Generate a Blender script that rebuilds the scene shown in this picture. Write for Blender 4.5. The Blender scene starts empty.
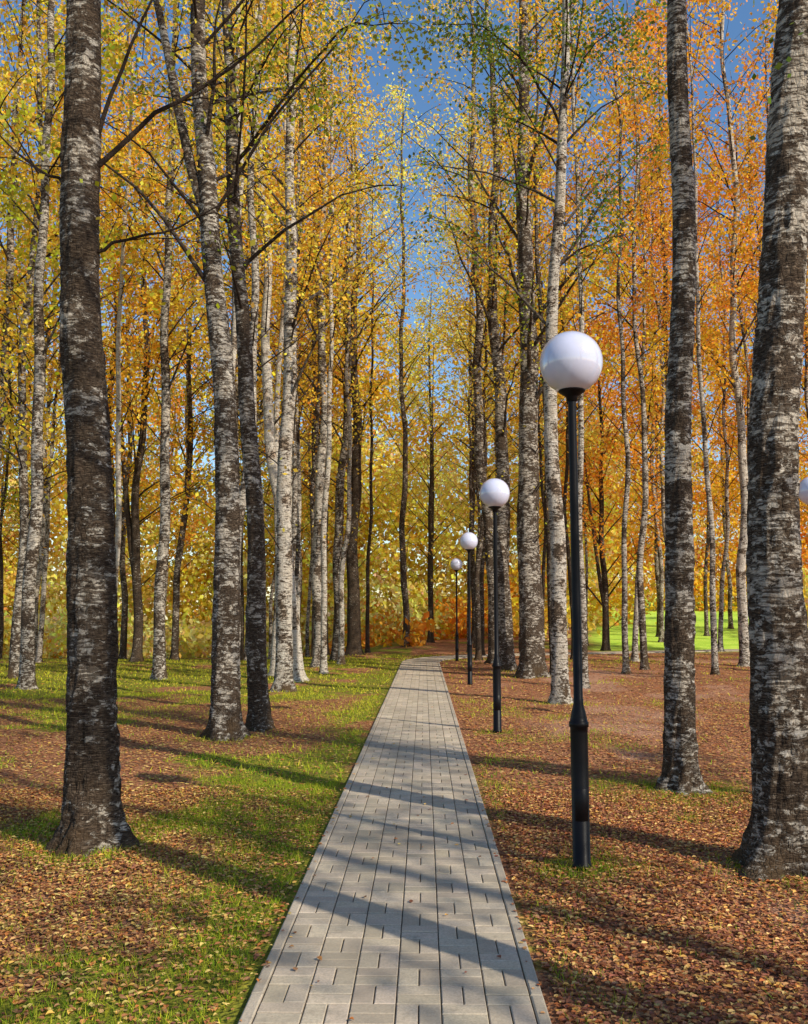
import bpy, bmesh, math, numpy as np
from mathutils import Vector
rng = np.random.default_rng(11)
S = bpy.context.scene
S.view_settings.view_transform = 'Standard'
S.view_settings.look = 'None'
S.view_settings.exposure = 0
COL = S.collection

# ---------------------------------------------------------------- helpers
def hsh(i, j, s):
    n = np.sin(i * 127.1 + j * 311.7 + s * 74.7) * 43758.5453
    return n - np.floor(n)
def vn(x, y, s=0):
    x = np.asarray(x, float); y = np.asarray(y, float)
    i = np.floor(x); j = np.floor(y); u = x - i; v = y - j
    u = u * u * (3 - 2 * u); v = v * v * (3 - 2 * v)
    a = hsh(i, j, s); b = hsh(i + 1, j, s); c = hsh(i, j + 1, s); d = hsh(i + 1, j + 1, s)
    return (a * (1 - u) + b * u) * (1 - v) + (c * (1 - u) + d * u) * v
def fbm(x, y, s=0):
    return (vn(x, y, s) * .5 + vn(x * 2.1, y * 2.1, s + 3) * .3 + vn(x * 4.3, y * 4.3, s + 5) * .2)
def sstep(x, a, b):
    t = np.clip((x - a) / (b - a), 0, 1); return t * t * (3 - 2 * t)

# path centreline
cl = [(-.12, y) for y in np.arange(-6, 30.01, .5)]
cx, cy = -.12 + 6, 30.
for a in np.linspace(3, 66, 20):
    cl.append((cx - 6 * math.cos(math.radians(a)), cy + 6 * math.sin(math.radians(a))))
dx, dy = math.sin(math.radians(66)), math.cos(math.radians(66))
lx, ly = cl[-1]
for k in range(1, 50):
    cl.append((lx + dx * k * .6, ly + dy * k * .6))
CL = np.array(cl)
seg = np.r_[0, np.cumsum(np.hypot(*np.diff(CL, axis=0).T))]
def cpos(s, t):
    x = np.interp(s, seg, CL[:, 0]); y = np.interp(s, seg, CL[:, 1])
    x2 = np.interp(s + .1, seg, CL[:, 0]); y2 = np.interp(s + .1, seg, CL[:, 1])
    x1 = np.interp(s - .1, seg, CL[:, 0]); y1 = np.interp(s - .1, seg, CL[:, 1])
    tx = x2 - x1; ty = y2 - y1; l = np.hypot(tx, ty); tx /= l; ty /= l
    return x + ty * t, y - tx * t
def pdist(x, y):
    x = np.ravel(x); y = np.ravel(y)
    out = np.abs(x + .12)
    far = y > 29
    if far.any():
        P = CL[CL[:, 1] > 27]
        d = np.sqrt((x[far, None] - P[None, :, 0]) ** 2 + (y[far, None] - P[None, :, 1]) ** 2).min(1)
        out[far] = d
    return out
def gh(x, y):
    x = np.asarray(x, float); y = np.asarray(y, float)
    sh = x.shape
    m = sstep(pdist(x, y).reshape(sh), .62, 1.8)
    z = .16 * (fbm(x * .3, y * .3, 1) - .5) + .05 * (vn(x * 1.6, y * 1.6, 2) - .5)
    z = z * m
    z -= .045 * np.clip(y - 30, 0, 60) * sstep(-x, 1, 7)
    z += .04 * np.clip(y - 40, 0, 120) * sstep(x, 0, 9)
    return z
def soilmask(x, y):
    w = np.abs(x - 3.6 - .5 * np.sin(y * .35)) # a worn track
    n = fbm(x * .8, y * .45, 47)
    return sstep(n + .15 * np.exp(-(w / .9) ** 2), .55, .71) * sstep(x, 1.2, 2.0) * (y < 34) * .85
treeb = [(-2.32, 6.46, .5), (2.27, 6.05, .35), (2.38, 8.62, .55), (-2.62, 12.1, .5), (2.5, 16.9, .5), (2.75, 23.3, .7), (1.0, 5.97, .35), (1.0, 12.6, .3)]
def greenmask(x, y):
    x = np.asarray(x, float); y = np.asarray(y, float); d = pdist(x, y).reshape(x.shape)
    left = sstep(-x, .3, .7)
    g = .85 * left * sstep(fbm(x * .8, y * .6, 60), .51, .66)
    g = np.maximum(g, .95 * left * np.exp(-(np.clip(d - .65, 0, 9) / .75) ** 2) * sstep(fbm(x * 2, y * .9, 61), .20, .48))
    g = np.maximum(g, .95 * left * sstep(5.4 - y, 0, 1.2) * sstep(fbm(x * 1.3, y * 1.3, 62), .38, .54))
    g = np.maximum(g, left * sstep(y, 12, 18) * sstep(fbm(x * .4, y * .5, 63), .30, .52) * .85)
    g = np.maximum(g, (1 - left) * (sstep(y, 24, 34) * sstep(fbm(x * .4, y * .3, 64), .42, .57) * .7 + sstep(fbm(x * .9, y * .6, 65), .62, .74) * .45))
    g = np.maximum(g, (1 - left) * .5 * np.exp(-(np.clip(d - .65, 0, 9) / .25) ** 2) * sstep(fbm(x * 2, y * .8, 66), .45, .62))
    for (tx, ty, r) in treeb:
        g = np.maximum(g, .9 * np.exp(-(np.hypot(x - tx, y - ty) / r) ** 2))
    return np.clip(g, 0, 1)
def lawnmask(x, y):
    r = x / np.maximum(y, 1.) + .03 * (fbm(x * .5, y * .3, 70) - .5)
    return sstep(r, .17, .20) * (1 - sstep(r, .35, .42)) * sstep(y + 4 * fbm(x * .4, y * .4, 71), 39, 43)

def make_mesh(name, V, F, cols=None, smooth=False, mats=()):
    V = np.ascontiguousarray(V, dtype=np.float32); F = np.ascontiguousarray(F, dtype=np.int32)
    me = bpy.data.meshes.new(name)
    k = F.shape[1]
    me.vertices.add(len(V)); me.vertices.foreach_set('co', V.ravel())
    me.loops.add(F.size); me.loops.foreach_set('vertex_index', F.ravel())
    me.polygons.add(len(F))
    me.polygons.foreach_set('loop_start', np.arange(0, F.size, k, dtype=np.int32))
    me.polygons.foreach_set('use_smooth', np.full(len(F), smooth))
    me.update(calc_edges=True)
    if cols is not None:
        c = np.ones((len(V), 4), np.float32); c[:, :3] = cols
        a = me.color_attributes.new('tint', 'FLOAT_COLOR', 'POINT')
        a.data.foreach_set('color', c.ravel())
    for m in mats: me.materials.append(m)
    return me
def add(name, me, parent=None, **kw):
    o = bpy.data.objects.new(name, me); COL.objects.link(o)
    if parent: o.parent = parent
    for k, v in kw.items(): o[k] = v
    return o

class MB:
    def __init__(s): s.V = []; s.F = []; s.C = []; s.n = 0
    def put(s, V, F, C):
        s.V.append(V); s.F.append(F + s.n); s.C.append(np.broadcast_to(C, (len(V), 3))); s.n += len(V)
    def mesh(s, name, **k):
        return make_mesh(name, np.concatenate(s.V), np.concatenate(s.F), np.concatenate(s.C), **k)
def ringfaces(n, k):
    i = np.arange(n - 1)[:, None] * k; j = np.arange(k)[None, :]; j2 = (j + 1) % k
    return np.stack([i + j, i + j2, i + k + j2, i + k + j], -1).reshape(-1, 4)
def tube(mb, P, R, k, val):
    P = np.asarray(P, float); R = np.asarray(R, float)
    T = np.gradient(P, axis=0); T /= np.linalg.norm(T, axis=1)[:, None] + 1e-9
    ref = np.array([0, 0, 1.]) if abs(T[0, 2]) < .8 else np.array([1., 0, 0])
    U = np.cross(T, ref); U /= np.linalg.norm(U, axis=1)[:, None] + 1e-9
    W = np.cross(T, U)
    a = np.arange(k) / k * 2 * math.pi
    V = P[:, None] + R[:, None, None] * (np.cos(a)[None, :, None] * U[:, None] + np.sin(a)[None, :, None] * W[:, None])
    mb.put(V.reshape(-1, 3), ringfaces(len(P), k), (val, 0, 0))
def leaf_geo(P, size, cols, flat=0., hexa=False):
    n = len(P); size = np.broadcast_to(size, (n,))
    N = rng.normal(size=(n, 3)); N /= np.linalg.norm(N, axis=1)[:, None]
    if flat > 0:
        N = N * (1 - flat); N[:, 2] += flat; N /= np.linalg.norm(N, axis=1)[:, None]
    A = rng.normal(size=(n, 3)); A -= (A * N).sum(1)[:, None] * N; A /= np.linalg.norm(A, axis=1)[:, None]
    B = np.cross(N, A)
    s = size[:, None]
    if hexa:
        cu = (rng.uniform(.0, .3, (n, 1))) * s
        v = [P - A * s * .5, P - A * s * .15 + B * s * .36 + N * cu, P + A * s * .22 + B * s * .27 + N * cu, P + A * s * .55,
             P + A * s * .22 - B * s * .27 + N * cu, P - A * s * .15 - B * s * .36 + N * cu]
        V = np.stack(v, 1).reshape(-1, 3); b = np.arange(n)[:, None] * 6
        F = np.concatenate([b + [0, 1, 2, 3], b + [0, 3, 4, 5]])
        return V, F, np.repeat(cols, 6, 0)
    v = [P - A * s * .5, P + B * s * .36, P + A * s * .55, P - B * s * .36]
    V = np.stack(v, 1).reshape(-1, 3); F = np.arange(n * 4).reshape(-1, 4)
    return V, F, np.repeat(cols, 4, 0)

# ---------------------------------------------------------------- materials
def newmat(name):
    m = bpy.data.materials.new(name); m.use_nodes = True; nt = m.node_tree; nt.nodes.clear()
    out = nt.nodes.new('ShaderNodeOutputMaterial')
    def nd(t, ins=None, **kw):
        n = nt.nodes.new(t)
        for k, v in kw.items(): setattr(n, k, v)
        if ins:
            for k, v in ins.items():
                if isinstance(v, bpy.types.NodeSocket): nt.links.new(v, n.inputs[k])
                else: n.inputs[k].default_value = v
        return n
    return m, nt, nd, out
def ramp(nd, fac, stops):
    r = nd('ShaderNodeValToRGB', {0: fac}); e = r.color_ramp.elements
    while len(e) < len(stops): e.new(.5)
    for i, (p, c) in enumerate(stops):
        e[i].position = p; e[i].color = (*c, 1) if len(c) == 3 else c
    return r.outputs[0]
def mixc(nd, f, a, b, mode='MIX'):
    n = nd('ShaderNodeMix', data_type='RGBA', blend_type=mode)
    nt = n.id_data
    for idx, v in ((0, f), (6, a), (7, b)):
        if isinstance(v, bpy.types.NodeSocket): nt.links.new(v, n.inputs[idx])
        else: n.inputs[idx].default_value = v if idx == 0 else (*v, 1)
    return n.outputs[2]
def math_(nd, op, a, b=0., clamp=False):
    n = nd('ShaderNodeMath', {0: a, 1: b}, operation=op); n.use_clamp = clamp; return n.outputs[0]

def leaf_material(name, trans=.45):
    m, nt, nd, out = newmat(name)
    at = nd('ShaderNodeAttribute', attribute_name='tint'); oi = nd('ShaderNodeObjectInfo')
    c = mixc(nd, 1., at.outputs['Color'], oi.outputs['Color'], 'MULTIPLY')
    d = nd('ShaderNodeBsdfDiffuse', {'Color': c})
    t = nd('ShaderNodeBsdfTranslucent', {'Color': c})
    mx = nd('ShaderNodeMixShader', {0: trans, 1: d.outputs[0], 2: t.outputs[0]})
    nt.links.new(mx.outputs[0], out.inputs[0]); return m
M_leaf = leaf_material('birch_leaves', .5)
M_fall = leaf_material('fallen_leaf', .1)
M_grass = leaf_material('grass_blades', .35)

def bark_material():
    m, nt, nd, out = newmat('birch_bark')
    tc = nd('ShaderNodeTexCoord'); oc = tc.outputs['Object']
    oi = nd('ShaderNodeObjectInfo'); sp = nd('ShaderNodeSeparateColor', {0: oi.outputs['Color']})
    dark = sp.outputs[0]
    off = nd('ShaderNodeVectorMath', {0: oc, 1: oi.outputs['Random']}, operation='ADD').outputs[0]
    at = nd('ShaderNodeAttribute', attribute_name='tint'); sa = nd('ShaderNodeSeparateColor', {0: at.outputs['Color']})
    z = nd('ShaderNodeSeparateXYZ', {0: oc}).outputs[2]
    mp1 = nd('ShaderNodeMapping', {0: off, 'Scale': (1, 1, 2.0)})
    patch = nd('ShaderNodeTexNoise', {'Vector': mp1.outputs[0], 'Scale': 10.5, 'Detail': 8., 'Roughness': .76, 'Distortion': .4}).outputs[0]
    big = nd('ShaderNodeTexNoise', {'Vector': off, 'Scale': 3.0, 'Detail': 2.}).outputs[0]
    mp2 = nd('ShaderNodeMapping', {0: off, 'Scale': (1, 1, 7)})
    lent = nd('ShaderNodeTexNoise', {'Vector': mp2.outputs[0], 'Scale': 6., 'Detail': 5., 'Roughness': .62}).outputs[0]
    mp3 = nd('ShaderNodeMapping', {0: off, 'Scale': (1, 1, .4)})
    fis = nd('ShaderNodeTexVoronoi', {'Vector': mp3.outputs[0], 'Scale': 30.}, feature='DISTANCE_TO_EDGE').outputs[0]
    fine = nd('ShaderNodeTexNoise', {'Vector': mp2.outputs[0], 'Scale': 20., 'Detail': 6., 'Roughness': .75}).outputs[0]
    hf = nd('ShaderNodeMapRange', {0: z, 1: 0., 2: 2.2, 3: .05, 4: 0.}).outputs[0]
    s = math_(nd, 'ADD', patch, hf)
    s = math_(nd, 'ADD', s, math_(nd, 'MULTIPLY', math_(nd, 'SUBTRACT', big, .5), .45))
    s = math_(nd, 'ADD', s, math_(nd, 'MULTIPLY', math_(nd, 'SUBTRACT', dark, .5), .25))
    pm = ramp(nd, s, [(.495, (0, 0, 0)), (.55, (1, 1, 1))])
    ls = math_(nd, 'ADD', lent, math_(nd, 'MULTIPLY', math_(nd, 'SUBTRACT', dark, .5), .12))
    lm = ramp(nd, ls, [(.54, (0, 0, 0)), (.585, (1, 1, 1))])
    mask = math_(nd, 'MAXIMUM', pm, math_(nd, 'MULTIPLY', lm, .88))
    wn = nd('ShaderNodeTexNoise', {'Vector': off, 'Scale': 3., 'Detail': 4.}).outputs[0]
    white = ramp(nd, wn, [(.35, (.62, .54, .44)), (.52, (.76, .69, .59)), (.68, (.55, .40, .28))])
    white = mixc(nd, ramp(nd, fine, [(.42, (0, 0, 0)), (.66, (.8, .8, .8))]), white, (.20, .15, .11))
    dk = ramp(nd, fine, [(.36, (.014, .010, .008)), (.49, (.05, .033, .022)), (.66, (.20, .145, .10))])
    c = mixc(nd, mask, white, dk)
    moss = math_(nd, 'MULTIPLY', nd('ShaderNodeMapRange', {0: z, 1: .0, 2: .4, 3: .75, 4: 0.}).outputs[0],
                 ramp(nd, wn, [(.42, (0, 0, 0)), (.6, (1, 1, 1))]))
    c = mixc(nd, moss, c, (.10, .06, .028))
    c = mixc(nd, sa.outputs[0], c, (.045, .030, .022))
    h = math_(nd, 'ADD', math_(nd, 'MULTIPLY', math_(nd, 'MINIMUM', fis, .2), 2.5), math_(nd, 'MULTIPLY', mask, -.4))
    h = math_(nd, 'ADD', h, math_(nd, 'MULTIPLY', fine, .9))
    h = math_(nd, 'ADD', h, math_(nd, 'MULTIPLY', patch, 1.))
    b = nd('ShaderNodeBump', {'Strength': .9, 'Distance': .02, 'Height': h})
    p = nd('ShaderNodeBsdfPrincipled', {'Base Color': c, 'Roughness': .9, 'Specular IOR Level': .12, 'Normal': b.outputs[0]})
    nt.links.new(p.outputs[0], out.inputs[0]); return m
M_bark = bark_material()

def ground_material():
    m, nt, nd, out = newmat('ground_cover')
    tc = nd('ShaderNodeTexCoord'); oc = tc.outputs['Object']
    at = nd('ShaderNodeAttribute', attribute_name='tint'); sp = nd('ShaderNodeSeparateColor', {0: at.outputs['Color']})
    soil, green, lawn = sp.outputs[0], sp.outputs[1], sp.outputs[2]
    n1 = nd('ShaderNodeTexNoise', {'Vector': oc, 'Scale': .6, 'Detail': 6., 'Roughness': .6}).outputs[0]
    n2 = nd('ShaderNodeTexNoise', {'Vector': oc, 'Scale': 9., 'Detail': 6., 'Roughness': .7}).outputs[0]
    vo = nd('ShaderNodeTexVoronoi', {'Vector': oc, 'Scale': 42., 'Randomness': 1.})
    vc = nd('ShaderNodeSeparateColor', {0: vo.outputs['Color']}).outputs[0]
    lit = ramp(nd, vc, [(.0, (.10, .042, .024)), (.3, (.28, .11, .048)), (.6, (.43, .175, .075)), (.85, (.56, .28, .125)), (1., (.16, .075, .05))])
    lit = mixc(nd, math_(nd, 'MULTIPLY', n2, .5), lit, (.29, .135, .078))
    grs = ramp(nd, n2, [(.3, (.07, .085, .012)), (.55, (.22, .22, .026)), (.75, (.46, .37, .05))])
    s = math_(nd, 'ADD', green, math_(nd, 'MULTIPLY', math_(nd, 'SUBTRACT', n2, .5), 1.4))
    gm = ramp(nd, s, [(.35, (0, 0, 0)), (.75, (1, 1, 1))])
    c = mixc(nd, gm, lit, grs)
    sc = ramp(nd, n2, [(.3, (.34, .17, .105)), (.7, (.60, .35, .23))])
    c = mixc(nd, math_(nd, 'MULTIPLY', soil, .8), c, sc)
    lc = ramp(nd, n1, [(.3, (.36, .60, .05)), (.7, (.60, .80, .11))])
    c = mixc(nd, lawn, c, lc)
    h = math_(nd, 'ADD', n2, math_(nd, 'MULTIPLY', vo.outputs['Distance'], .6))
    b = nd('ShaderNodeBump', {'Strength': .8, 'Distance': .04, 'Height': h})
    p = nd('ShaderNodeBsdfPrincipled', {'Base Color': c, 'Roughness': .9, 'Specular IOR Level': .1, 'Normal': b.outputs[0]})
    nt.links.new(p.outputs[0], out.inputs[0]); return m

def paver_material(name, base):
    m, nt, nd, out = newmat(name)
    tc = nd('ShaderNodeTexCoord'); oc = tc.outputs['Object']
    at = nd('ShaderNodeAttribute', attribute_name='tint')
    n1 = nd('ShaderNodeTexNoise', {'Vector': oc, 'Scale': 1.3, 'Detail': 6., 'Roughness': .65}).outputs[0]
    n2 = nd('ShaderNodeTexNoise', {'Vector': oc, 'Scale': 90., 'Detail': 4., 'Roughness': .7}).outputs[0]
    n3 = nd('ShaderNodeTexNoise', {'Vector': oc, 'Scale': 9., 'Detail': 5., 'Roughness': .7}).outputs[0]
    c = ramp(nd, n1, [(.3, tuple(v * .72 for v in base)), (.55, base), (.75, tuple(v * 1.15 for v in base))])
    c = mixc(nd, 1., c, at.outputs['Color'], 'MULTIPLY')
    c = mixc(nd, ramp(nd, n3, [(.52, (0, 0, 0)), (.70, (.6, .6, .6))]), c, tuple(v * .55 for v in base))
    c = mixc(nd, math_(nd, 'MULTIPLY', ramp(nd, n2, [(.35, (1, 1, 1)), (.6, (0, 0, 0))]), .5), c, tuple(v * .5 for v in base))
    b = nd('ShaderNodeBump', {'Strength': .5, 'Distance': .004, 'Height': n2})
    p = nd('ShaderNodeBsdfPrincipled', {'Base Color': c, 'Roughness': .85, 'Specular IOR Level': .2, 'Normal': b.outputs[0]})
    nt.links.new(p.outputs[0], out.inputs[0]); return m
M_pave = paver_material('concrete_pavers', (.54, .45, .34))
M_kerb = paver_material('concrete_kerb', (.50, .42, .32))

# ---------------------------------------------------------------- ground
xs = np.r_[-400, -250, -150, -90, -60, -42, -32, -25, -20, -16, -13, np.arange(-11, 11.01, .16), np.arange(11.5, 34, .8), 36, 42, 60, 90, 150, 250, 400]
ys = np.r_[-60, -30, -15, -8, np.arange(-4, 42, .22), np.arange(42.5, 63, 1.2), 66, 70, 75, 80, 87, 95, 115, 140, 200, 300, 450, 600]
X, Y = np.meshgrid(xs, ys); Z = gh(X, Y)
nx, ny = len(xs), len(ys)
i = np.arange(ny - 1)[:, None] * nx + np.arange(nx - 1)[None, :]
F = np.stack([i, i + 1, i + nx + 1, i + nx], -1).reshape(-1, 4)
gc = np.stack([soilmask(X, Y), greenmask(X, Y), lawnmask(X, Y)], -1).reshape(-1, 3)
gme = make_mesh('ground', np.stack([X, Y, Z], -1).reshape(-1, 3), F, cols=gc, smooth=True, mats=[ground_material()])
add('ground', gme, kind='structure')

# ---------------------------------------------------------------- path of basket-weave pavers
mb = MB(); SQ = .187; NC = 6; W = SQ * NC
def block(s0, s1, t0, t1, zt, zb, ch, col):
    s = np.array([s0, s1, s1, s0, s0 + ch * 0, s1, s1, s0, s0 + ch, s1 - ch, s1 - ch, s0 + ch])
    t = np.array([t0, t0, t1, t1, t0, t0, t1, t1, t0 + ch, t0 + ch, t1 - ch, t1 - ch])
    z = np.r_[np.full(4, zb), np.full(4, zt - ch * .8), np.full(4, zt) + rng.normal(0, .0006, 4)]
    x, y = cpos(s, t)
    f = []
    for q in range(4):
        r = (q + 1) % 4
        f += [[q, r, r + 4, q + 4], [q + 4, r + 4, r + 8, q + 8]]
    f.append([8, 9, 10, 11])
    mb.put(np.stack([x, y, z], -1), np.array(f)[:, ::-1], col)
nrow = int(62 / SQ)
for r in range(nrow):
    for c in range(NC):
        s0 = r * SQ; t0 = -W / 2 + c * SQ; g = .0026
        hor = (r + c) % 2 == 0
        for h in range(2):
            v = rng.uniform(.78, 1.12); col = (v, v * rng.uniform(.97, 1.01), v * rng.uniform(.94, 1.0))
            zt = .030 + rng.normal(0, .0012)
            if hor: block(s0 + h * SQ / 2 + g, s0 + (h + 1) * SQ / 2 - g, t0 + g, t0 + SQ - g, zt, -.03, .004, col)
            else: block(s0 + g, s0 + SQ - g, t0 + h * SQ / 2 + g, t0 + (h + 1) * SQ / 2 - g, zt, -.03, .004, col)
ss = np.arange(0, 62, .4); a = np.stack([*cpos(ss, np.full(len(ss), -W / 2)), np.full(len(ss), .019)], -1); b = np.stack([*cpos(ss, np.full(len(ss), W / 2)), np.full(len(ss), .019)], -1)
Vs = np.stack([a, b], 1).reshape(-1, 3); k = np.arange(len(ss) - 1)[:, None] * 2
mb.put(Vs, k + [0, 1, 3, 2], (.12, .09, .07))
add('path', mb.mesh('path', mats=[M_pave]), kind='structure')
mb = MB()
for sd in (-1, 1):
    for r in range(62):
        v = rng.uniform(.85, 1.1)
        t0, t1 = sorted((sd * (W / 2 + .003), sd * (W / 2 + .055)))
        zt = .034 + rng.normal(0, .0015)
        block(r + .004, r + .5, t0, t1, zt, -.05, .006, (v, v, v)); block(r + .5, r + .996, t0, t1, zt, -.05, .006, (v, v, v))
add('kerb', mb.mesh('kerb', mats=[M_kerb]), kind='structure')

# ---------------------------------------------------------------- trees
def leafcols(n, v=.25):
    b = rng.uniform(1 - v, 1 + v, n); g = rng.normal(1, .18, n); bl = rng.uniform(.5, 1.8, n)
    return np.stack([b, b * np.clip(g, .55, 1.4), b * bl], 1)
def tree_meshes(name, H, r0, lean, hc, rc, nl, nsub, lps, lsz, sides=12, dz=.3, detail=0, forks=(), limbs=(), flare=.6, deadlimbs=0):
    mb = MB(); LP = []
    lh = np.array([0] + [l[0] for l in lean] + ([H] if not lean or lean[-1][0] < H else []), float)
    ld = [(0, 0)] + [(l[1], l[2]) for l in lean]
    if len(ld) < len(lh): ld.append((ld[-1][0] * 1.25, ld[-1][1] * 1.25))
    ld = np.array(ld, float)
    ph = rng.uniform(0, 6, 4); wob = .04 if detail else .09
    def ctr(z):
        z = np.asarray(z, float)
        w = np.clip(z / 3, 0, 1) * wob
        return np.stack([np.interp(z, lh, ld[:, 0]) + w * np.sin(z * .7 + ph[0]) + w * .4 * np.sin(z * 1.9 + ph[1]),
                         np.interp(z, lh, ld[:, 1]) + w * np.sin(z * .6 + ph[2]), z], -1)
    def rad(z): return r0 * (1 - .93 * np.clip(z / H, 0, 1)) ** .8
    if detail:
        zz = np.r_[-.15, np.arange(-.05, 8, dz), np.arange(8.2, H, .5), H]
    else:
        zz = np.r_[-.3, 0, .1, .25, .5, np.arange(.9, H, .5), H]
    k = sides; a = np.arange(k) / k * 2 * math.pi
    C = ctr(zz); R = rad(zz)
    ZZ, A = np.meshgrid(zz, a, indexing='ij')
    fl = flare * np.exp(-np.clip(ZZ, 0, 9) / .12) * (.75 + .6 * np.sin(A * 3 + ph[0]) * .5 + .45 * np.sin(A * 5 + ph[1])) + .14 * np.exp(-np.clip(ZZ, 0, 9) / .5)
    RR = R[:, None] * (1 + fl)
    n1 = fbm(np.cos(A) * 1.6 + ph[2] * 9, ZZ * 1.3 + np.sin(A) * 1.6, 4) - .5
    RR *= 1 + .24 * n1
    if detail:
        low = np.exp(-ZZ / 3.)
        n2 = fbm(np.cos(A) * 7 + ph[3] * 9, ZZ * 9 + np.sin(A) * 7, 9) - .5
        n3 = np.abs(fbm(np.cos(A) * 12, ZZ * 7 + np.sin(A) * 12, 14) - .5)
        n4 = sstep(fbm(np.cos(A) * 2.4 + 5, ZZ * 2.4 + np.sin(A) * 2.4, 19), .6, .75)
        RR *= 1 + (.17 + .12 * low) * n2 - (.16 + .22 * low) * n3 + .10 * n4
    V = C[:, None] + np.stack([np.cos(A) * RR, np.sin(A) * RR, np.zeros_like(A)], -1)
    mb.put(V.reshape(-1, 3), ringfaces(len(zz), k), (0, 0, 0))
    def grow(p0, az, L, up, r, leafy=1., curve=.5):
        n = 7; t = np.linspace(0, 1, n)
        d = np.array([math.cos(az), math.sin(az)])
        wv = rng.normal(0, .06 * L, (n, 3)).cumsum(0) * t[:, None] * .6
        hz = L * t
        vz = L * up * (t - curve * t * t * .55)
        P = np.stack([p0[0] + d[0] * hz, p0[1] + d[1] * hz, p0[2] + vz], -1) + wv
        tube(mb, P, r * (1 - .88 * t), 5, min(1, .25 + .02 / r) if r > .03 else 1.)
        subs(P, L, leafy, r)
    def subs(P, L, leafy, r):
        n = len(P)
        m = max(2, int(nsub * (.5 + L / max(rc, .1) * .6)))
        for q in range(m):
            u = rng.uniform(.25, 1.0) * (n - 1); i0 = min(int(u), n - 2); f = u - i0
            p = P[i0] * (1 - f) + P[i0 + 1] * f
            sl = rng.uniform(.35, .95) * (.35 + .22 * rc)
            d = rng.normal(size=3); d[2] = abs(d[2]) * .7; d /= np.linalg.norm(d)
            dr = rng.uniform(.15, .6)
            tt = np.linspace(0, 1, 4)
            Q = p + d * sl * tt[:, None]; Q[:, 2] -= dr * sl * tt ** 2 * 1.3
            tube(mb, Q, np.linspace(max(.006, r * .28), .0035, 4), 3, 1.)
            nlv = int(lps * leafy * rng.uniform(.3, 1.6))
            if nlv > 0:
                w = rng.uniform(.15, 1.1, nlv)
                LPq = p + d * sl * w[:, None]; LPq[:, 2] -= dr * sl * w ** 2 * 1.3
                LPq += rng.normal(0, .10 + .04 * rc, (nlv, 3)); LPq[:, 2] -= np.abs(rng.normal(0, .18, nlv))
                LP.append(LPq)
    for li in range(nl):
        f = (li + rng.uniform(0, 1)) / nl
        z = hc + (H * .97 - hc) * f ** .9
        L = rc * (.35 + .75 * math.sin(math.pi * min(1, .25 + f * .78)) ** .8) * rng.uniform(.55, 1.15)
        if f > .85: L *= .55
        grow(ctr(z), rng.uniform(0, 2 * math.pi), L, rng.uniform(.7, 1.7), max(.012, float(rad(z)) * rng.uniform(.18, .34)))
    for li in range(deadlimbs):
        z = rng.uniform(hc * .4, hc * 1.5)
        grow(ctr(z), rng.uniform(0, 2 * math.pi), rc * rng.uniform(.3, 1.0), rng.uniform(.5, 1.5), .017, .10)
    for (z, fx, fy, rs) in forks:
        n = 12; t = np.linspace(0, 1, n); top = (H - z) * .9; c0 = ctr(z)
        P = c0 + np.stack([fx * t ** .8, fy * t ** .8, top * t], -1); P[:, :2] += rng.normal(0, .04, (n, 2)).cumsum(0) * t[:, None]
        tube(mb, P, float(rad(z)) * rs * (1 - .92 * t), 10, .1)
        for q in range(max(4, nl // 3)):
            u = rng.uniform(.3, 1) * (n - 1); i0 = min(int(u), n - 2)
            grow(P[i0], rng.uniform(0, 6.28), rc * rng.uniform(.3, .7), rng.uniform(.6, 1.5), .014)
    for (pts, r, lf) in limbs:
        P = np.array(pts, float); P[:, :2] += ctr(P[0, 2])[:2] - P[0, :2]
        t = np.linspace(0, len(P) - 1, 12); i0 = np.minimum(t.astype(int), len(P) - 2); f = (t - i0)[:, None]
        P = P[i0] * (1 - f) + P[i0 + 1] * f; P += rng.normal(0, .012, P.shape)
        tube(mb, P, r * (1 - .8 * np.linspace(0, 1, 12)), 7, 1.)
        subs(P, 1.2 if lf < 1 else 5., lf, r)
    tme = mb.mesh(name + '_trunk', smooth=True, mats=[M_bark])
    P = np.concatenate(LP)
    V, F, C = leaf_geo(P, rng.uniform(.7, 1.3, len(P)) * lsz, leafcols(len(P)))
    cme = make_mesh(name + '_crown', V, F, C, mats=[M_leaf])
    return tme, cme
def place_tree(x, y, meshes, tint, dark, label, group, rot=0., sc=1.):
    e = bpy.data.objects.new('birch_tree', None); COL.objects.link(e)
    e.empty_display_size = .3
    e.location = (x, y, float(gh(np.array([x]), np.array([y]))[0])); e.rotation_euler = (0, 0, rot); e.scale = (sc, sc, sc)
    e['label'] = label; e['category'] = 'tree'; e['group'] = group
    t = bpy.data.objects.new('trunk', meshes[0]); c = bpy.data.objects.new('crown', meshes[1])
    for o in (t, c): COL.objects.link(o); o.parent = e
    t.color = (dark, 0, 0, 1); c.color = (*tint, 1)
    return e
YEL = (.95, .69, .08); GOLD = (.94, .56, .05); ORG = (.93, .41, .045); OLV = (.58, .54, .05); RUST = (.82, .28, .04); LEM = (.98, .83, .14); GRN = (.16, .22, .03)
PALE = (.98, .90, .28); PGOLD = (.98, .78, .18)
GA = 'birches lining the paved path'
def alley(x, y, H, r0, lean, hc, rc, tint, dark, label, nl=26, nsub=6, lps=28, lsz=.08, **kw):
    place_tree(x, y, tree_meshes('birch', H, r0, lean, hc, rc, nl, nsub, lps, lsz, **kw), tint, dark, label, GA)

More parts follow.
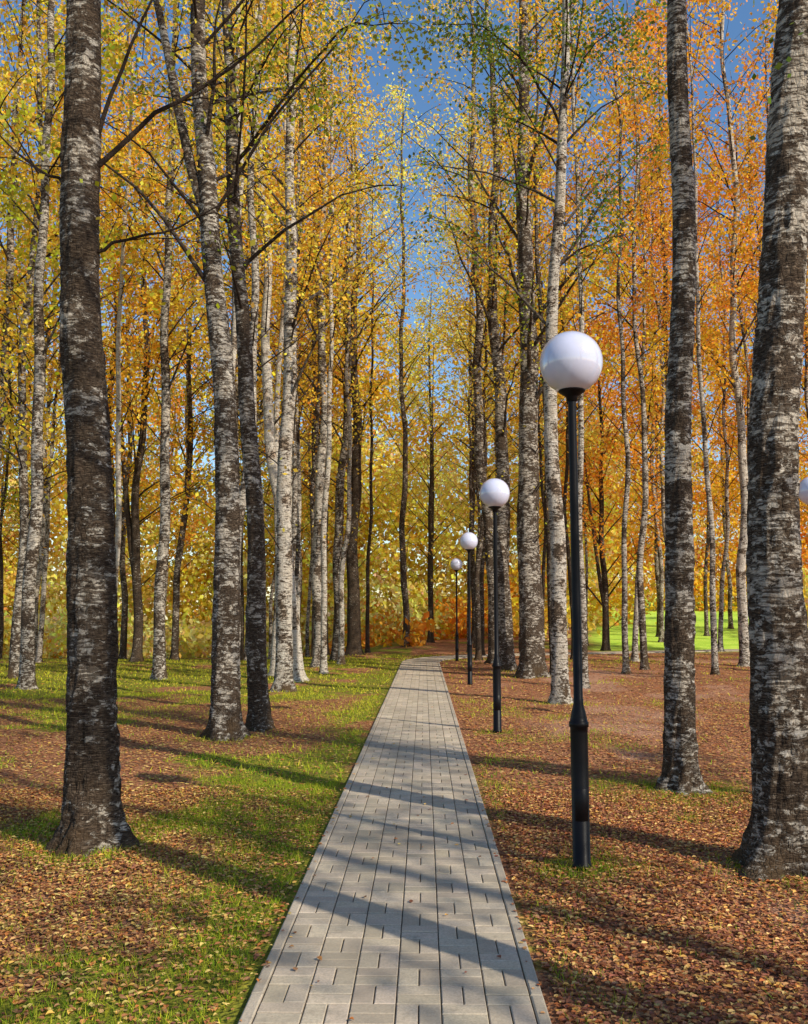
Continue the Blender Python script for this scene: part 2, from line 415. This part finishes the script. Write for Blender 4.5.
alley(-2.32, 6.46, 17, .178, [(3, -.15, 0), (6, -.28, 0), (17, -.8, .3)], 6.2, 2.4, OLV, .82, 'thick birch with dark cracked bark beside paved path',
      lsz=.055, sides=56, dz=.045, detail=1, flare=.75, lps=22,
      limbs=[([(0, 0, 4.85), (.45, .1, 5.4), (1.15, .2, 5.95), (1.9, .3, 6.8)], .024, .5),
             ([(0, 0, 4.28), (.3, .05, 4.42), (.75, .1, 4.55), (1.35, .2, 5.0)], .016, .12),
             ([(0, 0, 4.75), (-.35, 0, 5.0), (-.9, 0, 5.45)], .016, .3),
             ([(0, 0, 5.0), (.2, 0, 5.5), (.45, 0, 6.2), (.8, 0, 7.2)], .022, .4)])
alley(2.31, 6.05, 17, .182, [(3, .08, 0), (6, .36, 0), (17, .9, 0)], 6.4, 2.4, GRN, .66, 'thick birch with pale cracked bark on leaf litter',
      lsz=.055, sides=56, dz=.045, detail=1, flare=.9, lps=24, limbs=[([(0, 0, 5.4), (.3, .1, 5.9), (.7, .2, 6.1), (1.1, .3, 5.9)], .014, 1.2)])
alley(2.38, 8.62, 18, .142, [(8, .22, 0), (18, .5, 0)], 7.6, 2.3, OLV, .66, 'slender straight birch with mossy base on leaf litter',
      lsz=.055, sides=48, dz=.05, detail=1, flare=.8, lps=22)
alley(-2.62, 12.1, 18, .19, [(3, -.05, 0), (10, -.60, 0), (18, -1., 0)], 6, 2.8, YEL, .68, 'birch with dark speckled bark and forked top',
      lsz=.065, sides=36, dz=.08, detail=1, forks=[(7.0, -1.9, 0, .6)])
alley(-2.33, 12.95, 17, .15, [(6, -.35, 0), (12, -.8, 0)], 6, 2.6, (.34, .36, .04), .78, 'dark birch stem growing close beside another birch',
      lsz=.065, sides=30, dz=.08, detail=1, limbs=[([(0, 0, 8.3), (1.0, -.6, 9.3), (1.8, -1.2, 9.8), (2.7, -1.8, 9.4)], .028, 3.0), ([(0, 0, 9.), (.6, -.4, 9.9), (1.2, -.8, 10.4)], .02, 2.4)])
alley(-2.95, 19.1, 21, .185, [], 6, 2.6, YEL, .42, 'white barked birch beside paved path', sides=20, dz=.12, detail=1, deadlimbs=5)
alley(-3.05, 21.9, 22, .16, [(7, -.8, 0), (14, -1.2, 0)], 6, 2.6, GOLD, .2, 'leaning birch with bright white bark', sides=18)
alley(-3.1, 26.7, 24, .17, [], 6, 3.0, YEL, .5, 'white barked birch beside paved path', lsz=.09, deadlimbs=6, lps=24)
alley(-3.0, 31.1, 24, .19, [(12, .3, 0)], 5, 3.0, YEL, .75, 'dark barked birch beside paved path', lsz=.10, deadlimbs=8, lps=22)
alley(-2.75, 35.5, 22, .27, [], 6, 3.1, GOLD, 1.1, 'dark trunked birch with orange leaves', lsz=.11, deadlimbs=9, lps=20)
alley(2.5, 16.9, 20, .16, [(6, -.05, 0), (10, .15, 0), (20, .8, 0)], 7, 2.4, GRN, .42, 'pale birch behind round lamps beside paved path', lsz=.08, sides=22, dz=.1, detail=1, lps=34,
      limbs=[([(0, 0, 11.2), (-.8, -.5, 12.3), (-1.7, -.9, 12.8), (-2.6, -1.3, 12.5)], .03, 2.6), ([(0, 0, 11.8), (.5, -.5, 12.6), (1.2, -.9, 12.9)], .02, 2.)])
alley(2.75, 23.3, 23, .33, [], 6.5, 2.9, OLV, .72, 'stout birch with dark lower bark beside paved path', lsz=.085, sides=24, dz=.1, detail=1, deadlimbs=7)
alley(2.35, 26.0, 23, .23, [(10, -.2, 0)], 6, 2.9, YEL, .72, 'stout birch with dark lower bark beside paved path', lsz=.09, lps=24, deadlimbs=8)
alley(2.3, 29.5, 25, .20, [(10, -.5, 0)], 6, 3.0, YEL, .7, 'birch leaning slightly over paved path', lsz=.10, deadlimbs=10, lps=22)
alley(2.45, 2.6, 17, .16, [], 6.4, 2.2, OLV, .6, 'slender birch beside paved path', lsz=.06, lps=14)
alley(2.5, -1.6, 17, .16, [], 6.4, 2.2, OLV, .6, 'slender birch beside paved path', lsz=.06, lps=14)

VAR = [tree_meshes('grove%d' % k, H, r, ln, hc, rc, nl, 7, 30, .130, sides=10, forks=fk, deadlimbs=dl)
       for k, (H, r, ln, hc, rc, nl, fk, dl) in enumerate([
           (24, .13, [(9, .2, 0)], 4.5, 3.0, 36, (), 5), (26, .14, [(10, -.3, .2)], 7, 2.8, 36, (), 7),
           (20, .16, [(5, .1, 0)], 3.2, 3.4, 36, [(2.2, 1.6, .4, .7)], 3), (22, .10, [(8, .6, 0)], 5, 2.6, 34, (), 5),
           (15, .15, [], 1.6, 3.6, 38, [(1.6, -1.3, .3, .7)], 2), (27, .15, [(12, .2, 0)], 8, 2.9, 36, (), 7)])]
VAR += [tree_meshes('slim%d' % k, H, r, ln, hc, rc, 20, 6, 20, .10, sides=10, deadlimbs=8)
        for k, (H, r, ln, hc, rc) in enumerate([(22, .085, [(9, .15, 0)], 9, 1.9), (20, .10, [(10, -.25, .1)], 8, 2.1)])]
VAR += [tree_meshes('tall_wide', 30, .17, [(12, .2, 0)], 9, 3.8, 34, 8, 18, .15, sides=10, deadlimbs=12)]
GB = 'birches standing in the grove'
LT = {0: 'tall slim birch with golden autumn leaves', 1: 'tall slim birch with bare lower trunk', 2: 'forked dark trunked birch with autumn leaves',
      3: 'thin leaning birch with pale bark', 4: 'low forked birch with dense autumn leaves', 5: 'very tall birch with long bare trunk',
      6: 'very slim straight birch stem', 7: 'slim straight birch with few low branches', 8: 'very tall broad birch with golden leaves'}
def grove(x, y, v, tint, dark, rot=0., sc=1.):
    place_tree(x, y, VAR[v], tint, dark, LT[v], GB, rot, sc)
fixed = [(-9.5, 29.9, 2, GOLD, 1.), (-9.1, 33, 1, GOLD, .8), (-12.8, 28.2, 3, YEL, .6), (-8.2, 23.7, 6, GOLD, .1), (.35, 50, 2, LEM, 1.),
         (6.42, 26.7, 7, GOLD, .6), (11.7, 45, 0, ORG, .6), (7.85, 39.5, 4, ORG, 1.), (9.85, 28.2, 5, GOLD, .4), (12.6, 39, 3, ORG, .5),
         (6.9, 30, 3, YEL, .4), (-6.3, 30, 5, YEL, .5), (-5.2, 37, 0, GOLD, .8), (9.2, 34, 5, ORG, .7),
         (-3.6, 17.2, 6, YEL, .35), (-3.9, 23.6, 7, GOLD, .25), (-3.6, 25., 6, GOLD, .6), (-4.0, 28.4, 7, GOLD, .35), (-3.5, 29.2, 6, YEL, .8), (-3.9, 33.2, 7, ORG, .9),
         (-2.4, 38.5, 6, LEM, 1.), (-4.6, 20.5, 6, YEL, .6), (-3.2, 15.3, 7, YEL, .5), (-2.7, 24.4, 6, YEL, .35), (-2.6, 28.6, 7, YEL, .35), (-5.6, 26., 7, GOLD, .5),
         (-3.4, 22.8, 6, GOLD, .7), (-4.4, 31.2, 7, GOLD, .9), (-5., 34.2, 6, ORG, .9),
         (3.3, 27.5, 7, GOLD, .7), (2.9, 32.5, 6, GOLD, .8), (3.6, 20.6, 6, GOLD, .5), (2.2, 35.0, 7, LEM, .9), (4.4, 30.5, 7, ORG, .6), (5.4, 24.5, 6, ORG, .6),
         (3.1, 25.0, 6, YEL, .8), (1.9, 31.8, 7, YEL, .9), (3.4, 23.9, 7, GOLD, .9),
         (7.6, 24.0, 6, ORG, .5), (8.6, 31.5, 7, ORG, .5), (11.3, 31, 6, ORG, .6), (10.3, 25.0, 7, ORG, .5), (1.9, 38.5, 6, LEM, .8), (4.9, 33.5, 6, ORG, .7), (13.4, 31.5, 7, GOLD, .5),
         (-.9, 45, 8, LEM, .9), (2.6, 47, 8, LEM, .9), (5.2, 44, 8, GOLD, .8),
         (-10.2, 22.5, 0, YEL, .6), (-8.6, 19.6, 1, OLV, .6), (-12.3, 25.3, 5, YEL, .6), (-6.6, 22.6, 1, YEL, .6)]
pts = []
for (x, y, v, tn, dk) in fixed:
    pts.append((x, y))
    grove(x, y, v, tn, dk, 0. if v == 3 else rng.uniform(0, 6.28), rng.uniform(.95, 1.05))
def near(x, y, d): return any((x - a) ** 2 + (y - b) ** 2 < d * d for a, b in pts)
def fill(n, x0, x1, y0, y1, tints, vs, dk, dmin=1.6, excl=None):
    c = 0; tries = 0
    while c < n and tries < 3000:
        tries += 1
        x = rng.uniform(x0, x1); y = rng.uniform(y0, y1)
        if near(x, y, dmin) or pdist(np.array([x]), np.array([y]))[0] < 2.2: continue
        if excl and excl(x, y): continue
        pts.append((x, y)); v = int(rng.choice(vs)); tn = np.array(tints[rng.integers(len(tints))]) * rng.uniform(.87, 1.02)
        grove(x, y, v, tuple(tn), rng.uniform(*dk), rng.uniform(0, 6.28), rng.uniform(.85, 1.12)); c += 1
fill(18, -22, -5, 22, 38, [YEL, LEM, GOLD, OLV], [0, 1, 3, 5, 6, 7], (.4, .95))
fill(9, -30, -5, 40, 52, [YEL, GOLD, ORG, LEM], [1, 5, 3], (.5, 1.))
fill(9, 6, 24, 24, 38, [YEL, GOLD, ORG], [1, 5, 6, 7], (.4, .8), excl=lambda x, y: .22 < x / y < .33)
fill(14, 7, 34, 40, 62, [ORG, YEL, GOLD, ORG], [0, 1, 5, 3], (.4, .9))
fill(10, -8, -3.2, 26, 46, [YEL, GOLD], [6, 7], (.5, 1.1), dmin=.8)
fill(12, 2.2, 8, 28, 50, [YEL, GOLD], [6, 7], (.5, 1.1), dmin=.8)
for (x, y, v) in [(8.5, 3.5, 7), (6.5, -4.5, 1), (14, 17, 1), (-8, 3, 7), (14, -1, 1), (9.6, -2.8, 0)]:
    grove(x, y, v, GOLD, .6, rng.uniform(0, 6), .9)

# ---------------------------------------------------------------- far woodland, one mass
P = []; C = []
def clumps(n, x0, x1, y0, y1, h0, h1, spread, per, pal, bright=1., keep=None):
    for q in range(n):
        x = rng.uniform(x0, x1); y = rng.uniform(y0, y1)
        hmax = h1 * (.55 + .7 * float(vn(x * .16, y * .03, 21)))
        z = float(gh(np.array([x]), np.array([y]))[0]) + h0 + (hmax - h0) * rng.uniform(0, 1) ** 1.1
        k = int(per * rng.uniform(.5, 1.5))
        if keep and not keep(x, y): continue
        P.append(np.array([x, y, z]) + rng.normal(0, 1, (k, 3)) * np.array([spread, spread, spread * .6]))
        w = float(vn(x * .22 + 5, y * .12 + z * .2, 33)); c = np.array(pal[min(len(pal) - 1, int(w * len(pal)))]) * rng.uniform(.78, 1.0) * bright
        C.append(leafcols(k, .07) * c)
clumps(1150, -58, -4, 60, 66, 0, 27, 1.0, 44, [YEL, LEM, GOLD, YEL, OLV])
clumps(1000, -46, -3, 59, 64, 0, 15, .9, 44, [PALE, PGOLD, LEM, PALE])
clumps(560, -9, 15, 60, 68, 0, 28, .9, 44, [LEM, GOLD, YEL, GOLD])
clumps(450, -8, 12, 57, 62, 0, 15, .8, 44, [PALE, LEM, PALE, PGOLD])
clumps(900, 12, 66, 84, 92, 0, 30, 1.2, 46, [ORG, GOLD, YEL, GOLD])
clumps(850, 10, 52, 84, 90, 0, 17, 1.0, 46, [PGOLD, GOLD, YEL, ORG])
clumps(120, -38, -3, 53, 58, 0, 3.0, .7, 36, [PALE, PALE, PGOLD, LEM])
clumps(45, -5, 4, 50, 56, 0, 2.5, .6, 36, [PGOLD, PALE, ORG, PALE])
clumps(7, -2.4, .0, 43, 46, 0, 1.5, .35, 26, [ORG, ORG, RUST])
clumps(110, 2, 12, 48, 62, 0, 4.5, .6, 40, [PGOLD, YEL, ORG], keep=lambda x, y: x / y < .175)
clumps(160, 17, 36, 46, 62, 0, 4.5, .7, 40, [PGOLD, GOLD, OLV], keep=lambda x, y: x / y > .39)
P = np.concatenate(P); C = np.concatenate(C)
V, F, CC = leaf_geo(P, rng.uniform(.7, 1.3, len(P)) * .36, C)
o = add('woodland', make_mesh('woodland', V, F, CC, mats=[M_leaf]), kind='stuff', label='distant mass of golden and orange autumn woodland', category='woodland')

# ---------------------------------------------------------------- fallen leaves and grass
def samp(n, y0, y1, wx):
    y = np.sqrt(rng.uniform(y0 ** 2, y1 ** 2, n)); x = rng.uniform(-1, 1, n) * (y * wx + .8); return x, y
def scatter_leaves(n, y0, y1, sz, hexa):
    x, y = samp(n, y0, y1, .5); d = pdist(x, y)
    dens = (1 - .7 * greenmask(x, y)) * (1 - .75 * soilmask(x, y)) * np.where(x < 0, .8, .98)
    dens = np.where(d < .66, np.where(d > .58, .05, .002), dens)
    dens = dens * (1 - .9 * lawnmask(x, y))
    k = rng.uniform(0, 1, n) < dens; x = x[k]; y = y[k]; d = d[k]
    z = np.where(d < .64, .038, gh(x, y) + rng.uniform(.003, .020, len(x)))
    pal = np.array([(.58, .235, .09), (.64, .33, .14), (.40, .145, .07), (.76, .50, .18), (.52, .17, .06), (.25, .10, .06), (.48, .22, .12), (.33, .12, .08), (.76, .41, .11)])
    c = pal[rng.integers(len(pal), size=len(x))] * rng.uniform(.7, 1.15, (len(x), 1))
    c[x < 0] *= (1.0, 1.12, 1.)
    return leaf_geo(np.stack([x, y, z], -1), rng.uniform(.5, 1.35, len(x)) * sz, np.minimum(c, .95), .86, hexa)
mb = MB()
for a in [(150000, 2.4, 8.5, .028, True), (85000, 8.5, 17, .041, False), (60000, 17, 38, .066, False)]:
    V, F, C = scatter_leaves(*a); mb.put(V, F, C)
add('fallen_leaves', mb.mesh('fallen_leaves', mats=[M_fall]), kind='stuff', label='orange and brown birch leaves covering the ground', category='leaves')

def scatter_grass(n, y0, y1, h, w):
    x, y = samp(n, y0, y1, .5); d = pdist(x, y)
    fine = fbm(x * 5, y * 5, 66)
    dens = (greenmask(x, y) * .95 + .04) * np.clip((fine - .30) * 4, .1, 1.3)
    dens = np.where(d < .69, 0, dens)
    k = rng.uniform(0, 1, n) < dens; x = x[k]; y = y[k]; m = len(x)
    z = gh(x, y) - .005; hh = h * rng.uniform(.45, 1.25, m); a = rng.uniform(0, 6.28, m); ww = w * rng.uniform(.6, 1.3, m)
    le = rng.normal(0, .5, (m, 2)) * hh[:, None]
    b = np.stack([x, y, z], -1); s = np.stack([np.cos(a) * ww, np.sin(a) * ww, 0 * a], -1)
    V = np.stack([b - s, b + s, b + np.stack([le[:, 0], le[:, 1], hh], -1)], 1).reshape(-1, 3)
    F = np.arange(m * 3).reshape(-1, 3)
    t = np.clip(rng.uniform(0, 1, m) ** 1.2 + .35 * sstep(y, 8, 18), 0, 1)[:, None]
    c = np.array([.14, .30, .02]) * (1 - t) + np.array([.64, .58, .05]) * t
    c = c * rng.uniform(.7, 1.3, (m, 1))
    return V, F, np.repeat(c, 3, 0)
mb = MB()
for a in [(200000, 2.4, 9, .050, .0028), (80000, 9, 18, .058, .006), (60000, 18, 36, .07, .012)]:
    V, F, C = scatter_grass(*a); mb.put(V, F, C)
add('grass', mb.mesh('grass', mats=[M_grass]), kind='stuff', label='short green grass growing through fallen leaves', category='grass')

# ---------------------------------------------------------------- street lamps
def simple(name, col, rough, spec=.5, coat=0., nscale=40., bump=.05):
    m, nt, nd, out = newmat(name)
    tc = nd('ShaderNodeTexCoord')
    n = nd('ShaderNodeTexNoise', {'Vector': tc.outputs['Object'], 'Scale': nscale, 'Detail': 5.}).outputs[0]
    c = mixc(nd, n, tuple(v * .85 for v in col), tuple(min(1, v * 1.12) for v in col))
    r = nd('ShaderNodeMapRange', {0: n, 3: rough * .8, 4: rough * 1.3}).outputs[0]
    b = nd('ShaderNodeBump', {'Strength': bump, 'Distance': .002, 'Height': n})
    p = nd('ShaderNodeBsdfPrincipled', {'Base Color': c, 'Roughness': r, 'Specular IOR Level': spec, 'Coat Weight': coat, 'Coat Roughness': .04, 'Normal': b.outputs[0]})
    nt.links.new(p.outputs[0], out.inputs[0]); return m
M_black = simple('black_painted_steel', (.005, .004, .005), .40, .18, bump=.15)
M_globe = simple('opal_globe', (.62, .63, .80), .10, .6, 1., 6., 0.)
def lathe(name, prof, k, mat, smooth=True):
    prof = np.array(prof, float); a = np.arange(k) / k * 2 * math.pi
    V = np.stack([prof[:, 0:1] * np.cos(a), prof[:, 0:1] * np.sin(a), np.repeat(prof[:, 1:2], k, 1)], -1).reshape(-1, 3)
    me = make_mesh(name, V, ringfaces(len(prof), k), np.ones((len(V), 3)), smooth=smooth, mats=[mat]); return me
base_me = lathe('lamp_base', [(.0, -.1), (.058, -.1), (.058, .0), (.062, .002), (.062, .03), (.056, .034), (.056, .85), (.057, .88), (.063, .885), (.063, .915), (.056, .92), (.052, .945), (.044, .985), (.036, 1.01), (.033, 1.03)], 32, M_black)
post_me = lathe('lamp_post', [(.033, 1.0), (.033, 1.06), (.030, 1.065), (.029, 2.0), (.027, 3.06)], 24, M_black)
hold_me = lathe('lamp_holder', [(.03, 3.03), (.038, 3.035), (.038, 3.06), (.055, 3.075), (.085, 3.095), (.09, 3.10), (.09, 3.118), (.07, 3.12), (0, 3.12)], 32, M_black)
th = np.linspace(-math.pi / 2 + .4, math.pi / 2, 40)
globe_me = lathe('lamp_globe', [(.212 * math.cos(t), 3.30 + .212 * math.sin(t)) for t in th], 56, M_globe)
seam_me = lathe('hatch', [(.0565, .30), (.0585, .302), (.0585, .50), (.0565, .502)], 32, M_black)
bm = bmesh.new(); bm.from_mesh(seam_me)
bmesh.ops.delete(bm, geom=[v for v in bm.verts if not (v.co.y < -.035)], context='VERTS'); bm.to_mesh(seam_me); bm.free()
def lamp_at(x, y, proto=None):
    e = bpy.data.objects.new('street_lamp', None); COL.objects.link(e); e.empty_display_size = .3
    e.location = (x, y, float(gh(np.array([x]), np.array([y]))[0]))
    e['label'] = 'black post street lamp with white globe beside path'; e['category'] = 'street lamp'; e['group'] = 'globe lamps along the paved path'
    if proto:
        for n, o in proto.items():
            c = o.copy(); COL.objects.link(c); c.parent = e
        return e, proto
    d = {}
    for n, me in (('post', post_me), ('base', base_me), ('globe', globe_me), ('globe_holder', hold_me), ('hatch', seam_me)):
        d[n] = add(n, me, e)
    return e, d
_, pr = lamp_at(1.0, 5.97)
for (x, y) in [(1.0, 12.6), (1.05, 21.0), (1.12, 31.1), (5.45, 12.6)]:
    lamp_at(x, y, pr)

# ---------------------------------------------------------------- light, sky, camera
el = math.radians(35); az = Vector((.76, -.65, 0)).normalized()
sun = bpy.data.lights.new('sun', 'SUN'); sun.energy = 5.0; sun.angle = math.radians(.5); sun.color = (1, .92, .76)
so = bpy.data.objects.new('sun', sun); COL.objects.link(so)
dirv = Vector((az.x * math.cos(el), az.y * math.cos(el), math.sin(el)))
so.rotation_euler = (-dirv).to_track_quat('-Z', 'Y').to_euler(); so.location = (20, -15, 20)
w = bpy.data.worlds.new('World'); S.world = w; w.use_nodes = True; nt = w.node_tree
sky = nt.nodes.new('ShaderNodeTexSky'); sky.sky_type = 'NISHITA'; sky.sun_disc = False
sky.sun_elevation = el; sky.sun_rotation = math.atan2(az.x, az.y); sky.ozone_density = 2.5; sky.air_density = 1.1; sky.dust_density = .4
bg = nt.nodes['Background']; hs = nt.nodes.new('ShaderNodeHueSaturation'); hs.inputs['Saturation'].default_value = 1.15; hs.inputs['Value'].default_value = 1.15
nt.links.new(sky.outputs[0], hs.inputs['Color']); nt.links.new(hs.outputs[0], bg.inputs[0]); bg.inputs[1].default_value = .15

cam = bpy.data.cameras.new('camera'); co = bpy.data.objects.new('camera', cam); COL.objects.link(co)
cam.sensor_fit = 'HORIZONTAL'; cam.sensor_width = 36; cam.lens = 40.1; cam.clip_end = 1500; cam.clip_start = .05
co.location = (0, 0, 1.63); co.rotation_euler = (math.radians(96.4), 0, math.radians(1.27))
S.camera = co
